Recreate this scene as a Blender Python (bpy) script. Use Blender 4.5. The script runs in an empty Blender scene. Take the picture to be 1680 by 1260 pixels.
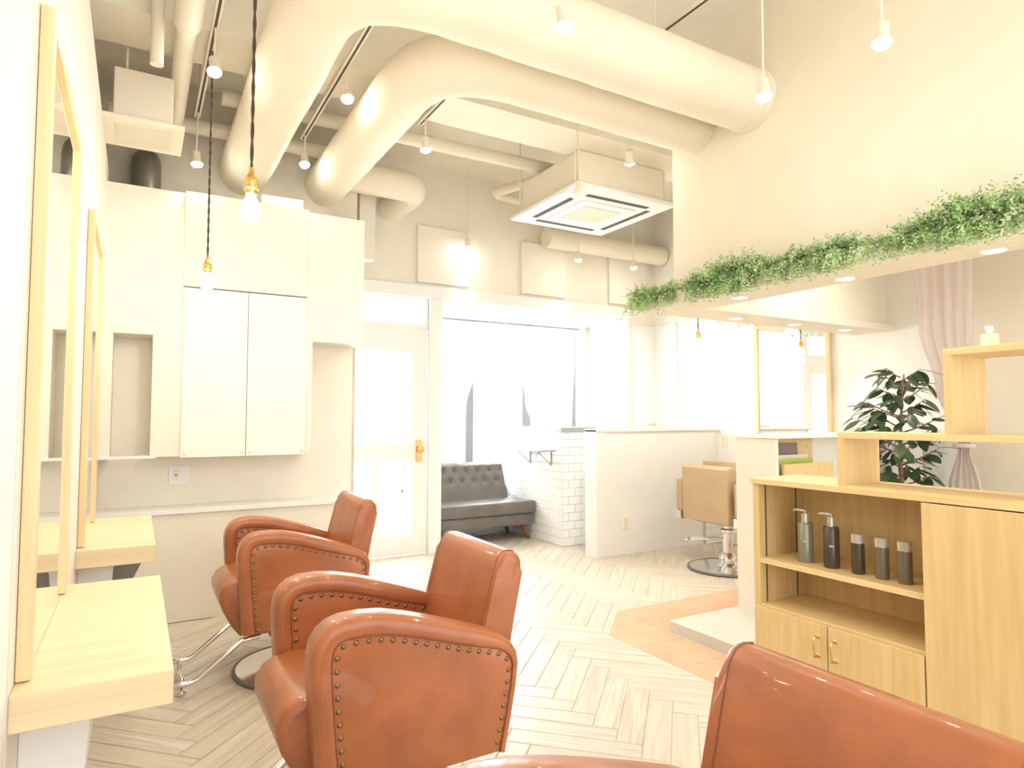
import bpy, bmesh, math, random
from mathutils import Vector, Matrix
random.seed(7)
R = math.radians
sc = bpy.context.scene
C = sc.collection
# ---------------------------------------------------------------- camera, world, light, exposure
YAW, TILT, CAMH, FPX = R(30.1), math.atan(55/1060), 1.2, 1060.0
cam = bpy.data.cameras.new('camera'); camo = bpy.data.objects.new('camera', cam); C.objects.link(camo)
cam.sensor_width = 36.0; cam.lens = 36.0*FPX/1680.0; cam.clip_start = 0.02; cam.clip_end = 200
camo.location = (0, 0, CAMH); camo.rotation_euler = (math.pi/2+TILT, 0, -YAW)
sc.camera = camo
w = bpy.data.worlds.new('world'); sc.world = w; w.use_nodes = True
w.node_tree.nodes['Background'].inputs['Color'].default_value = (1.0, 0.995, 0.985, 1)
w.node_tree.nodes['Background'].inputs['Strength'].default_value = 3.1
def area(name, loc, rot, sx, sy, power, col):
    l = bpy.data.lights.new(name, 'AREA'); l.shape = 'RECTANGLE'; l.size = sx; l.size_y = sy; l.energy = power; l.color = col
    o = bpy.data.objects.new(name, l); C.objects.link(o); o.location = loc; o.rotation_euler = rot; return o
area('daylight_window', (3.45, 6.75, 1.55), (R(-80), 0, 0), 2.4, 1.8, 265, (0.93, 0.97, 1.0))
area('daylight_door', (1.85, 6.0, 1.3), (R(-82), 0, 0), 0.9, 2.0, 55, (0.93, 0.97, 1.0))
sc.view_settings.view_transform = 'Standard'; sc.view_settings.look = 'None'
sc.view_settings.exposure = -0.02; sc.view_settings.gamma = 1.0; sc.view_settings.use_curve_mapping = False
# ---------------------------------------------------------------- materials
def newmat(name):
    m = bpy.data.materials.new(name); m.use_nodes = True
    return m, m.node_tree.nodes, m.node_tree.links, m.node_tree.nodes['Principled BSDF']
def paint(name, col, rough=0.6, metal=0.0, var=0.04, scale=6.0, bump=0.0, coat=0.0, bscale=80):
    m, n, l, b = newmat(name)
    b.inputs['Roughness'].default_value = rough; b.inputs['Metallic'].default_value = metal
    b.inputs['Coat Weight'].default_value = coat
    tc = n.new('ShaderNodeTexCoord'); no = n.new('ShaderNodeTexNoise'); no.inputs['Scale'].default_value = scale; no.inputs['Detail'].default_value = 4
    l.new(tc.outputs['Object'], no.inputs['Vector'])
    cr = n.new('ShaderNodeValToRGB')
    cr.color_ramp.elements[0].position = 0.3; cr.color_ramp.elements[1].position = 0.7
    cr.color_ramp.elements[0].color = tuple(max(0, c*(1-var)) for c in col)+(1,)
    cr.color_ramp.elements[1].color = tuple(min(1, c*(1+var)) for c in col)+(1,)
    l.new(no.outputs['Fac'], cr.inputs['Fac']); l.new(cr.outputs['Color'], b.inputs['Base Color'])
    if bump:
        n2 = n.new('ShaderNodeTexNoise'); n2.inputs['Scale'].default_value = bscale; n2.inputs['Detail'].default_value = 5
        l.new(tc.outputs['Object'], n2.inputs['Vector'])
        bp = n.new('ShaderNodeBump'); bp.inputs['Strength'].default_value = bump; bp.inputs['Distance'].default_value = 0.01
        l.new(n2.outputs['Fac'], bp.inputs['Height']); l.new(bp.outputs['Normal'], b.inputs['Normal'])
    return m
def wood(name, c1, c2, axis='Y', rough=0.45, scale=1.0, rnd=None, c3=None, bump=0.1):
    m, n, l, b = newmat(name); b.inputs['Roughness'].default_value = rough
    tc = n.new('ShaderNodeTexCoord'); mp = n.new('ShaderNodeMapping')
    st = {'X': (1.2, 22, 22), 'Y': (22, 1.2, 22), 'Z': (22, 22, 1.2)}[axis]
    mp.inputs['Scale'].default_value = tuple(s*scale for s in st)
    l.new(tc.outputs['Object'], mp.inputs['Vector'])
    src = mp.outputs['Vector']; val = None
    if rnd:
        if rnd == 'object':
            oi = n.new('ShaderNodeObjectInfo'); val = oi.outputs['Random']
        else:
            ge = n.new('ShaderNodeNewGeometry'); val = ge.outputs['Random Per Island']
        ml = n.new('ShaderNodeMath'); ml.operation = 'MULTIPLY'; ml.inputs[1].default_value = 57.0; l.new(val, ml.inputs[0])
        ad = n.new('ShaderNodeVectorMath'); ad.operation = 'ADD'
        l.new(src, ad.inputs[0]); l.new(ml.outputs[0], ad.inputs[1]); src = ad.outputs['Vector']
    no = n.new('ShaderNodeTexNoise'); no.inputs['Scale'].default_value = 1.6; no.inputs['Detail'].default_value = 6; no.inputs['Distortion'].default_value = 1.1
    l.new(src, no.inputs['Vector'])
    cr = n.new('ShaderNodeValToRGB'); cr.color_ramp.elements[0].position = 0.3; cr.color_ramp.elements[1].position = 0.68
    cr.color_ramp.elements[0].color = c1+(1,); cr.color_ramp.elements[1].color = c2+(1,)
    l.new(no.outputs['Fac'], cr.inputs['Fac']); out = cr.outputs['Color']
    if val is not None:
        mx = n.new('ShaderNodeMix'); mx.data_type = 'RGBA'; mx.inputs['B'].default_value = (c3 or c1)+(1,)
        m2 = n.new('ShaderNodeMath'); m2.operation = 'MULTIPLY'; m2.inputs[1].default_value = 0.55; l.new(val, m2.inputs[0])
        l.new(m2.outputs[0], mx.inputs['Factor']); l.new(out, mx.inputs['A']); out = mx.outputs['Result']
    l.new(out, b.inputs['Base Color'])
    bp = n.new('ShaderNodeBump'); bp.inputs['Strength'].default_value = bump; bp.inputs['Distance'].default_value = 0.004
    l.new(no.outputs['Fac'], bp.inputs['Height']); l.new(bp.outputs['Normal'], b.inputs['Normal'])
    return m
def emit(name, col, s):
    m, n, l, b = newmat(name); b.inputs['Base Color'].default_value = col+(1,)
    b.inputs['Emission Color'].default_value = col+(1,); b.inputs['Emission Strength'].default_value = s; return m
def clearglass(name, tint=(1, 1, 1), refl=0.08):
    m, n, l, b = newmat(name); n.remove(b)
    t = n.new('ShaderNodeBsdfTransparent'); t.inputs['Color'].default_value = tint+(1,)
    g = n.new('ShaderNodeBsdfGlossy'); g.inputs['Roughness'].default_value = 0.02
    x = n.new('ShaderNodeMixShader'); x.inputs[0].default_value = refl
    l.new(t.outputs[0], x.inputs[1]); l.new(g.outputs[0], x.inputs[2]); l.new(x.outputs[0], n['Material Output'].inputs['Surface']); return m
def cloth(name, col, trans=0.5):
    m, n, l, b = newmat(name); b.inputs['Base Color'].default_value = col+(1,); b.inputs['Roughness'].default_value = 0.9
    t = n.new('ShaderNodeBsdfTranslucent'); t.inputs['Color'].default_value = col+(1,)
    x = n.new('ShaderNodeMixShader'); x.inputs[0].default_value = trans
    l.new(b.outputs[0], x.inputs[1]); l.new(t.outputs[0], x.inputs[2]); l.new(x.outputs[0], n['Material Output'].inputs['Surface']); return m
M = {}
M['wall'] = paint('plaster_cream', (0.84, 0.795, 0.70), 0.75, var=0.02, bump=0.05)
M['wallw'] = paint('plaster_white', (0.86, 0.845, 0.80), 0.7, var=0.015, bump=0.04)
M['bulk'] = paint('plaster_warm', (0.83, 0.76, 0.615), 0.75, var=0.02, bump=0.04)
M['ceil'] = paint('ceiling_cream', (0.85, 0.79, 0.655), 0.8, var=0.03, bump=0.08, bscale=30)
M['white'] = paint('white_paint', (0.84, 0.838, 0.82), 0.45, var=0.01)
M['concrete'] = paint('bare_concrete', (0.68, 0.63, 0.53), 0.9, var=0.18, scale=3, bump=0.3, bscale=20)
M['duct'] = paint('painted_duct_wrap', (0.84, 0.765, 0.62), 0.7, var=0.03, scale=4, bump=0.35, bscale=14)
M['pipe'] = paint('painted_pipe', (0.82, 0.76, 0.63), 0.55, var=0.02)
M['wood'] = wood('ash_wood', (0.70, 0.50, 0.23), (0.80, 0.61, 0.32), 'Y', 0.45)
M['woodX'] = wood('ash_wood_across', (0.73, 0.59, 0.35), (0.82, 0.69, 0.45), 'X', 0.45, 0.8)
M['woodZ'] = wood('oak_veneer', (0.62, 0.44, 0.19), (0.72, 0.54, 0.26), 'Z', 0.45, 0.8)
M['woodF'] = wood('frame_wood', (0.72, 0.54, 0.28), (0.80, 0.63, 0.37), 'Z', 0.4)
M['plank'] = wood('floor_tile_wood', (0.45, 0.385, 0.30), (0.68, 0.63, 0.54), 'X', 0.38, 1.0, 'object', (0.62, 0.54, 0.42), 0.3)
M['plankfar'] = wood('floor_tile_wood_far', (0.45, 0.385, 0.30), (0.68, 0.63, 0.54), 'X', 0.38, 0.4, 'island', (0.62, 0.54, 0.42), 0.2)
M['grout'] = paint('floor_grout', (0.62, 0.57, 0.48), 0.9)
M['terra'] = paint('terracotta', (0.70, 0.40, 0.255), 0.5, var=0.1, scale=5, bump=0.05)
M['plat'] = paint('grey_board', (0.62, 0.60, 0.53), 0.5, var=0.05, scale=4)
M['leather'] = paint('cognac_leather', (0.385, 0.122, 0.040), 0.38, var=0.15, scale=9, bump=0.06, coat=0.35, bscale=90)
M['seam'] = paint('dark_seam', (0.22, 0.07, 0.028), 0.5)
M['nail'] = paint('antique_brass_nail', (0.27, 0.17, 0.09), 0.3, 0.9)
M['chrome'] = paint('chrome', (0.80, 0.80, 0.80), 0.12, 1.0, var=0.01)
M['rubber'] = paint('grey_rubber', (0.14, 0.135, 0.13), 0.5)
M['tan'] = paint('tan_vinyl', (0.50, 0.365, 0.215), 0.45, var=0.06, bump=0.06, bscale=120)
M['sofa'] = paint('charcoal_vinyl', (0.15, 0.136, 0.127), 0.42, var=0.15, bump=0.06, bscale=100)
M['sofaleg'] = paint('walnut_leg', (0.30, 0.11, 0.05), 0.4)
M['brass'] = paint('brass', (0.75, 0.50, 0.18), 0.25, 1.0)
M['cord'] = paint('brown_cloth_cord', (0.07, 0.05, 0.035), 0.8)
M['mirror'] = paint('mirror_silver', (0.93, 0.94, 0.92), 0.01, 1.0, var=0.0)
M['glass'] = clearglass('window_glass')
M['curtain'] = cloth('sheer_white', (0.90, 0.90, 0.90), 0.6)
M['pink'] = cloth('pale_pink_drape', (0.95, 0.885, 0.865), 0.45)
M['tile'] = paint('white_glazed_tile', (0.87, 0.87, 0.85), 0.15, var=0.015)
M['tgrout'] = paint('tile_grout', (0.50, 0.49, 0.46), 0.9)
M['greytop'] = paint('grey_ledge', (0.34, 0.35, 0.36), 0.4)
M['mull'] = paint('grey_window_frame', (0.30, 0.30, 0.33), 0.5)
M['fern1'] = paint('fern_green', (0.30, 0.47, 0.19), 0.55, var=0.35, scale=12)
M['fern2'] = paint('fern_pale_green', (0.52, 0.64, 0.36), 0.55, var=0.3, scale=12)
M['leaf'] = paint('dark_leaf', (0.055, 0.095, 0.042), 0.26, var=0.4, scale=9)
M['leaf2'] = paint('new_leaf', (0.16, 0.25, 0.06), 0.35, var=0.3, scale=9)
M['bark'] = paint('bark', (0.24, 0.16, 0.10), 0.8, var=0.3, scale=20)
M['pot'] = paint('white_pot', (0.75, 0.73, 0.68), 0.4)
M['soil'] = paint('soil', (0.06, 0.04, 0.03), 0.95)
M['bulb'] = emit('warm_bulb', (1.0, 0.90, 0.74), 120)
M['spotglow'] = emit('spot_glow', (1.0, 0.96, 0.88), 120)
M['downglow'] = emit('downlight_glow', (1.0, 0.96, 0.88), 30)
M['slot'] = paint('dark_slot', (0.07, 0.06, 0.05), 0.7)
M['grille'] = paint('filter_beige', (0.72, 0.68, 0.56), 0.7)
M['metalgrey'] = paint('dull_grey_metal', (0.20, 0.19, 0.16), 0.35, 0.6, var=0.1)
M['botgrey'] = paint('grey_green_bottle', (0.26, 0.25, 0.18), 0.25, 0.3)
M['botdark'] = paint('dark_brown_bottle', (0.085, 0.065, 0.045), 0.22, 0.2)
M['botmid'] = paint('smoky_bottle', (0.18, 0.155, 0.11), 0.25, 0.25)
M['capclear'] = paint('silver_cap', (0.62, 0.58, 0.50), 0.25, 0.5)
M['label'] = paint('pale_label', (0.80, 0.76, 0.66), 0.6)
M['bookgrey'] = paint('grey_cover', (0.23, 0.20, 0.18), 0.5)
M['paper'] = paint('paper', (0.80, 0.72, 0.58), 0.7)
M['green'] = paint('green_cover', (0.42, 0.52, 0.10), 0.5)
M['perfume'] = paint('pale_yellow_bottle', (0.82, 0.76, 0.48), 0.1, 0.0)
M['gold'] = paint('gold_leather', (0.55, 0.44, 0.22), 0.3, 0.4)
M['polemat'] = paint('pale_pole', (0.5, 0.5, 0.5), 0.8)
# ---------------------------------------------------------------- geometry helpers
def boxb(bm, x0, x1, y0, y1, z0, z1, bev=0.0, seg=2):
    r = bmesh.ops.create_cube(bm, size=1.0)
    vs = r['verts']
    for v in vs:
        v.co = Vector(((x0+x1)/2+v.co.x*(x1-x0), (y0+y1)/2+v.co.y*(y1-y0), (z0+z1)/2+v.co.z*(z1-z0)))
    if bev > 0:
        es = list({e for v in vs for e in v.link_edges})
        bmesh.ops.bevel(bm, geom=es, offset=bev, segments=seg, profile=0.5, affect='EDGES')
    return bm
def box(*a, **k): return boxb(bmesh.new(), *a, **k)
def boxes(lst, bev=0.0):
    bm = bmesh.new()
    for a in lst: boxb(bm, *a, bev=bev)
    return bm
def prism(bm, pts, axis, a0, a1, bev=0.0, seg=2):
    # pts: 2D outline; axis 'Y': pts are (x,z); 'X': (y,z); 'Z': (x,y)
    def mk(p, a): return {'Y': (p[0], a, p[1]), 'X': (a, p[0], p[1]), 'Z': (p[0], p[1], a)}[axis]
    A = [bm.verts.new(mk(p, a0)) for p in pts]; B = [bm.verts.new(mk(p, a1)) for p in pts]
    n = len(pts); fs = [bm.faces.new(A), bm.faces.new(B[::-1])]
    for i in range(n): fs.append(bm.faces.new((A[i], B[i], B[(i+1) % n], A[(i+1) % n])))
    if bev > 0:
        es = list({e for f in fs[:2] for e in f.edges})
        bmesh.ops.bevel(bm, geom=es, offset=bev, segments=seg, profile=0.5, affect='EDGES', clamp_overlap=True)
    bmesh.ops.recalc_face_normals(bm, faces=bm.faces[:])
    return bm
def tube(bm, pts, r, seg=12, caps=True):
    pts = [Vector(p) for p in pts]; rs = r if isinstance(r, (list, tuple)) else [r]*len(pts)
    rings = []; prev = None
    for i, p in enumerate(pts):
        t = (pts[min(i+1, len(pts)-1)]-pts[max(i-1, 0)]).normalized()
        if prev is None:
            a = Vector((0, 0, 1)) if abs(t.z) < 0.9 else Vector((1, 0, 0))
            u = t.cross(a).normalized()
        else:
            u = (prev-t*prev.dot(t)).normalized()
        prev = u; v = t.cross(u)
        rings.append([bm.verts.new(p+(u*math.cos(2*math.pi*k/seg)+v*math.sin(2*math.pi*k/seg))*rs[i]) for k in range(seg)])
    for i in range(len(rings)-1):
        for k in range(seg):
            bm.faces.new((rings[i][k], rings[i][(k+1) % seg], rings[i+1][(k+1) % seg], rings[i+1][k]))
    if caps:
        bm.faces.new(rings[0][::-1]); bm.faces.new(rings[-1])
    return bm
def lathe(bm, prof, c, seg=24):
    rings = []
    for (r, z) in prof:
        if r < 1e-5: rings.append([bm.verts.new((c[0], c[1], c[2]+z))])
        else: rings.append([bm.verts.new((c[0]+r*math.cos(2*math.pi*k/seg), c[1]+r*math.sin(2*math.pi*k/seg), c[2]+z)) for k in range(seg)])
    for a, b in zip(rings, rings[1:]):
        for k in range(seg):
            k2 = (k+1) % seg
            if len(a) == 1 and len(b) == 1: continue
            if len(a) == 1: bm.faces.new((a[0], b[k2], b[k]))
            elif len(b) == 1: bm.faces.new((a[k], a[k2], b[0]))
            else: bm.faces.new((a[k], a[k2], b[k2], b[k]))
    bmesh.ops.recalc_face_normals(bm, faces=bm.faces[:])
    return bm
def arc(p0, pc, p1, n=8):
    # quadratic bend from p0 to p1 around corner pc
    p0, pc, p1 = Vector(p0), Vector(pc), Vector(p1)
    return [p0*(1-t)**2+pc*2*t*(1-t)+p1*t*t for t in [i/n for i in range(n+1)]]
def rootloc(p):
    v = Vector((0, 0, 0))
    while p is not None: v += p.location; p = p.parent
    return v
def obj(name, bm, mat, parent=None, smooth=False, origin=None):
    off = rootloc(parent)
    if origin is not None: off = Vector(origin)
    if off.length > 0: bmesh.ops.translate(bm, verts=bm.verts[:], vec=-off)
    me = bpy.data.meshes.new(name); bm.to_mesh(me); bm.free()
    if isinstance(mat, str): mat = M[mat]
    me.materials.append(mat)
    if smooth:
        for p in me.polygons: p.use_smooth = True
        if smooth == 'auto': me.set_sharp_from_angle(angle=R(38))
    o = bpy.data.objects.new(name, me); C.objects.link(o)
    if parent: o.parent = parent
    elif origin is not None: o.location = origin
    return o
def tag(o, label=None, cat=None, group=None, kind=None):
    if label: o['label'] = label
    if cat: o['category'] = cat
    if group: o['group'] = group
    if kind: o['kind'] = kind
    return o
def thing(name, label, cat, loc=(0, 0, 0), group=None):
    o = bpy.data.objects.new(name, None); C.objects.link(o); o.location = loc; o.empty_display_size = 0.1
    return tag(o, label, cat, group)
def struct(name, bm, mat, label, cat='structure', smooth=False):
    return tag(obj(name, bm, mat, None, smooth), label, cat, None, 'structure')
def copy_tree(o, parent=None):
    c = o.copy(); C.objects.link(c); c.parent = parent
    for ch in list(o.children): copy_tree(ch, c)
    return c
# ---------------------------------------------------------------- structure
CEIL = 3.46
fl = struct('floor', box(-0.6, 5.1, -1.2, 6.2, -0.05, -0.004), 'grout', 'pale wood-look herringbone floor running through the salon', 'floor')
struct('ceiling', boxes([(-0.6, 5.1, -1.2, 6.2, CEIL, CEIL+0.1)]), 'ceil', 'cream painted exposed ceiling slab above pipes and ducts', 'ceiling')
struct('trim_1', box(-0.45, 4.92, 3.41, 3.77, 3.10, CEIL), 'ceil', 'deep cream ceiling beam crossing the room beyond the ducts', 'beam')
struct('wall_left', boxes([(-0.32, -0.187, 1.476, 4.63, 0, 2.7), (-0.6, -0.45, -1.2, 6.2, 0, CEIL)]), 'wall', 'cream wall carrying the two tall wood framed mirrors', 'wall')
struct('trim_2', box(-0.45, -0.189, -1.2, 1.47, 0, CEIL), 'wallw', 'white pier at the extreme left beside the nearest shelf', 'pier')
# nook wall (cabinet wall) : pieces in front plane y=4.33, recess behind counter
NF, NB = 4.33, 4.58
struct('wall_nook', boxes([
    (-0.2, 1.33, NF, NB+0.05, 0, 0.63), (-0.2, 1.33, NB, NB+0.05, 0.63, 2.56),
    (-0.2, 0.222, NF, NB, 1.687, 2.56), (0.07, 0.222, NF, NB, 0.97, 1.687), (-0.2, -0.13, NF, NB, 0.97, 1.687),
    (0.222, 0.95, NF+0.03, NB, 0.972, 1.98), (0.95, 0.99, NF, NB, 0.97, 2.56), (0.99, 1.33, NF, NB, 1.70, 2.56),
    (0.222, 0.95, NF-0.012, NB, 1.992, 2.572)]), 'wall', 'cream cabinet wall with a recessed ledge and an open niche behind the far chair', 'wall')
struct('wall_concrete', boxes([(-0.45, 1.42, 4.82, 5.3, 0, CEIL)]), 'concrete', 'bare grey concrete wall exposed above the cabinet wall', 'wall')
struct('trim_3', box(1.50, 1.63, 5.02, 5.12, 2.47, 3.25), 'wall', 'narrow cream column stub above the left of the door', 'column')
# door wall
struct('wall_back', boxes([
    (1.33, 4.92, 5.36, 5.46, 2.37, CEIL), (1.30, 1.42, 5.36, 5.46, 0, 2.37), (2.245, 2.36, 5.36, 5.46, 0, 2.37),
    (1.42, 2.245, 5.36, 5.46, 2.27, 2.37), (4.55, 4.92, 5.36, 5.46, 0, 2.37), (4.55, 4.62, 5.46, 6.1, 0, 2.3), (2.30, 2.36, 5.46, 6.095, 0, 2.37)]), 'wall', 'cream upper wall above the glazed door and waiting bay', 'wall')
struct('trim_4', box(1.33, 4.56, 5.32, 5.37, 2.265, 2.375, bev=0.004), 'white', 'white lintel board over the door and waiting bay', 'lintel')
struct('trim_5', boxes([(2.365, 4.545, 5.465, 6.095, 2.25, 2.33)]), 'white', 'white lowered ceiling over the waiting bay sofa', 'ceiling')
struct('trim_6', box(2.245, 2.36, 5.325, 5.37, 0, 2.265, bev=0.004), 'white', 'white post between the glazed door and the sofa bay', 'post')
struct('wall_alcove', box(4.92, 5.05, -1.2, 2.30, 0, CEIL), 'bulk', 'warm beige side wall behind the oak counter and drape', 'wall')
struct('wall_right', box(4.92, 5.05, 2.30, 5.46, 0, CEIL), 'wallw', 'white side wall with the framed mirror beyond the half wall', 'wall')
# window wall of the bay
struct('wall_window', boxes([(2.30, 4.62, 6.1, 6.2, 0, 0.45), (2.30, 4.62, 6.1, 6.2, 2.2, 2.4), (4.40, 4.62, 6.08, 6.2, 0.4, 2.25)]), 'white', 'white wall framing the big window behind the sofa', 'wall')
win = thing('window_1', 'large curtained window with grey mullions behind the dark sofa', 'window', (3.4, 6.15, 0.45)); win['kind'] = 'structure'
for x0, x1 in ((2.30, 2.36), (2.985, 3.075), (3.68, 3.79), (4.345, 4.40)):
    obj('mullion', box(x0, x1, 6.12, 6.18, 0.45, 2.2, bev=0.004), 'mull', win)
obj('sill', box(2.30, 4.40, 6.08, 6.18, 0.45, 0.48), 'white', win)
for x0, x1 in ((2.36, 2.985), (3.075, 3.68), (3.79, 4.345)):
    obj('pane', box(x0, x1, 6.147, 6.153, 0.48, 2.2), 'glass', win)
# bay upper right closet, set into back wall
def flatdoor(name, label, cat, loc, bm, knobs, mat='white'):
    t = thing(name, label, cat, loc); obj('door_panel', bm, mat, t)
    for k in knobs: obj('knob', k, 'chrome', t, True)
    return t
flatdoor('closet_door', 'tall flat white closet door beside the waiting bay', 'door', (4.75, 5.34, 0),
         box(4.60, 4.905, 5.335, 5.358, 0.02, 2.2, bev=0.004),
         [box(4.80, 4.84, 5.322, 5.335, 1.12, 1.135, bev=0.003), box(4.855, 4.895, 5.322, 5.335, 1.12, 1.135, bev=0.003)])
struct('trim_7', box(4.897, 4.919, 5.0, 5.335, 0.02, 2.2, bev=0.003), 'white', 'white panel on the side wall next to the closet door', 'panel')
# canopy and bulkhead
struct('wall_bulkhead', boxes([(2.85, 2.95, -1.2, 2.92, 1.90, CEIL), (2.95, 4.92, 2.80, 2.92, 1.90, CEIL), (2.95, 4.92, -1.2, 2.80, 2.45, 2.5)]), 'bulk', 'tall warm cream bulkhead hanging above the planted canopy', 'wall')
struct('ceiling_canopy', boxes([(2.67, 2.95, -1.2, 3.05, 1.852, 1.9), (2.67, 2.69, -1.2, 3.05, 1.9, 1.93), (2.95, 4.92, 2.75, 3.05, 1.852, 1.9), (2.69, 4.92, 3.03, 3.05, 1.9, 1.93)]), 'bulk', 'cream canopy ledge running round under the bulkhead with downlights', 'canopy')
# half walls
struct('wall_half', boxes([(3.50, 4.92, 4.47, 4.60, 0, 1.075), (3.42, 3.51, 4.46, 4.62, 0, 1.09)], ), 'white', 'white half wall standing in front of the tan chair', 'half wall')
struct('trim_8', box(3.42, 4.92, 4.452, 4.62, 1.075, 1.10, bev=0.003), 'white', 'white capping board on top of the half wall', 'cap')
struct('floor_platform', box(2.62, 4.92, 1.0, 2.76, 0.0, 0.06, bev=0.003), 'plat', 'low grey platform step under the counter partition', 'platform')
struct('wall_partition', boxes([(3.12, 4.9, 2.56, 2.70, 0.06, 1.08)]), 'wall', 'cream chest-high partition end standing on the grey platform', 'partition')
struct('trim_9', box(3.11, 4.9, 2.40, 2.72, 1.08, 1.10, bev=0.002), 'white', 'white top board of the cream partition', 'cap')
# ---------------------------------------------------------------- floor planks (herringbone)
PW, PL, GAP = 0.1, 0.5, 0.0035
def plank_bm(bm, L, W, M4=None):
    x, y, e = L/2-GAP/2, W/2-GAP/2, 0.0025
    lo = [bm.verts.new((sx*x, sy*y, -0.006)) for sx, sy in ((-1, -1), (1, -1), (1, 1), (-1, 1))]
    mi = [bm.verts.new((sx*x, sy*y, -0.002)) for sx, sy in ((-1, -1), (1, -1), (1, 1), (-1, 1))]
    hi = [bm.verts.new((sx*(x-e), sy*(y-e), 0.0)) for sx, sy in ((-1, -1), (1, -1), (1, 1), (-1, 1))]
    for a, b in ((lo, mi), (mi, hi)):
        for k in range(4): bm.faces.new((a[k], a[(k+1) % 4], b[(k+1) % 4], b[k]))
    bm.faces.new(hi)
    if M4: bmesh.ops.transform(bm, matrix=M4, verts=lo+mi+hi)
pm = bmesh.new(); plank_bm(pm, PL, PW); pme = bpy.data.meshes.new('plank'); pm.to_mesh(pme); pm.free(); pme.materials.append(M['plank'])
s2 = math.sqrt(0.5); planks = []
fw = Vector((math.sin(YAW), math.cos(YAW), 0)); rt = Vector((math.cos(YAW), -math.sin(YAW), 0))
for k in range(-60, 90):
    for mm in range(-12, 13):
        for kind in (0, 1):
            if kind == 0: a0, b0 = k+10*mm, k; ca, cb = a0+2.5, b0+0.5
            else: a0, b0 = k, k-9-10*mm; ca, cb = a0+0.5, b0+2.5
            a, b = ca*PW+0.379, cb*PW+0.06
            x, y = (a-b)*s2, (a+b)*s2
            if not (-0.1 < x < 4.85 and 0.2 < y < 6.0): continue
            if y > 4.25 and x < 1.5: continue
            d = Vector((x, y, 0)); dep = d.dot(fw); lat = d.dot(rt)
            if dep < 0.6 or abs(lat) > dep*0.95+0.3: continue
            if x > 2.75 and y < 2.6: continue
            vis = dep > 1.75 and not (x > 2.45 and y < 2.65)
            planks.append((0 if vis else 1, dep, x, y, R(45) if kind == 0 else R(135)))
planks.sort(key=lambda p: (p[0], p[1]))
rest = bmesh.new()
for i, (vv, dep, x, y, an) in enumerate(planks):
    if i < 300:
        o = bpy.data.objects.new('plank', pme); C.objects.link(o); o.parent = fl; o.location = (x, y, 0); o.rotation_euler = (0, 0, an)
    else:
        plank_bm(rest, PL, PW, Matrix.Translation((x, y, 0)) @ Matrix.Rotation(an, 4, 'Z'))
o = obj('planks_far', rest, 'plankfar', fl); o['kind'] = 'stuff'
# terracotta tiles beside the platform
def slab(bm, poly, z0, z1, e=0.003):
    c = Vector((sum(p[0] for p in poly)/len(poly), sum(p[1] for p in poly)/len(poly)))
    lo = [bm.verts.new((p[0], p[1], z0)) for p in poly]; mi = [bm.verts.new((p[0], p[1], z1-e)) for p in poly]; hi = []
    for p in poly:
        d = (c-Vector(p)).normalized()*e; hi.append(bm.verts.new((p[0]+d.x, p[1]+d.y, z1)))
    n = len(poly)
    for a, b in ((lo, mi), (mi, hi)):
        for k in range(n): bm.faces.new((a[k], a[(k+1) % n], b[(k+1) % n], b[k]))
    bm.faces.new(hi); bmesh.ops.recalc_face_normals(bm, faces=bm.faces[:]); return bm
tg = struct('floor_terracotta', slab(bmesh.new(), [(2.27, 0.9), (2.66, 0.9), (2.66, 2.72), (4.9, 2.72), (4.9, 3.2), (2.59, 3.2), (2.27, 2.88)], -0.004, 0.001), 'plat', 'terracotta tile border on the floor around the platform', 'floor')
g = 0.008
rows = [[(2.28, 2.36), (2.60, 2.36), (2.60, 2.62), (2.28, 2.62)]]
y = 2.87
obj('tile', slab(bmesh.new(), [(2.28, 2.62+g), (2.60, 2.62+g), (2.60, 3.19), (2.28, 2.875)], -0.002, 0.004), 'terra', tg)
yy = 2.62
while yy > 1.0:
    obj('tile', slab(bmesh.new(), [(2.28, yy-0.30+g), (2.60, yy-0.30+g), (2.60, yy), (2.28, yy)], -0.002, 0.004), 'terra', tg); yy -= 0.30
xx = 2.60+g
while xx < 4.8:
    obj('tile', slab(bmesh.new(), [(xx, 2.765), (xx+0.30-g, 2.765), (xx+0.30-g, 3.19), (xx, 3.19)], -0.002, 0.004), 'terra', tg); xx += 0.30
# ---------------------------------------------------------------- shelves and mirrors on the left wall
def wall_station(dy, which):
    t = thing('wall_shelf', 'thick pale wood shelf under the %s tall mirror' % which, 'shelf', (-0.2, 1.92+dy, 0.63), 'shelves under the mirrors')
    obj('board', box(-0.187, 0.077, 1.476+dy, 2.364+dy, 0.632, 0.70, bev=0.003), 'woodX', t)
    b = bmesh.new(); prism(b, [(-0.187, 0.632), (-0.04, 0.632), (-0.07, 0.60), (-0.08, 0.40), (-0.13, 0.36), (-0.13, 0.0), (-0.187, 0.0)], 'Y', 1.62+dy, 2.22+dy, 0.004)
    obj('bracket', b, 'white', t)
    m = thing('wall_mirror', '%s tall wood framed mirror leaning on its shelf' % which.capitalize(), 'mirror', (-0.2, 1.91+dy, 0.702), 'tall framed mirrors')
    y0, y1, zt, zb = 1.54+dy, 2.28+dy, 2.02, 0.702
    for a, b_ in ((y0, y0+0.04), (y1-0.04, y1)): obj('frame_side', box(-0.186, -0.162, a, b_, zb, zt, bev=0.002), 'woodF', m)
    obj('frame_top', box(-0.186, -0.162, y0+0.04, y1-0.04, zt-0.04, zt, bev=0.002), 'wood', m)
    obj('mirror_glass', box(-0.186, -0.172, y0+0.04, y1-0.04, zb, zt-0.04), 'mirror', m)
wall_station(0.0, 'nearest'); wall_station(1.46, 'farther')
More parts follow.
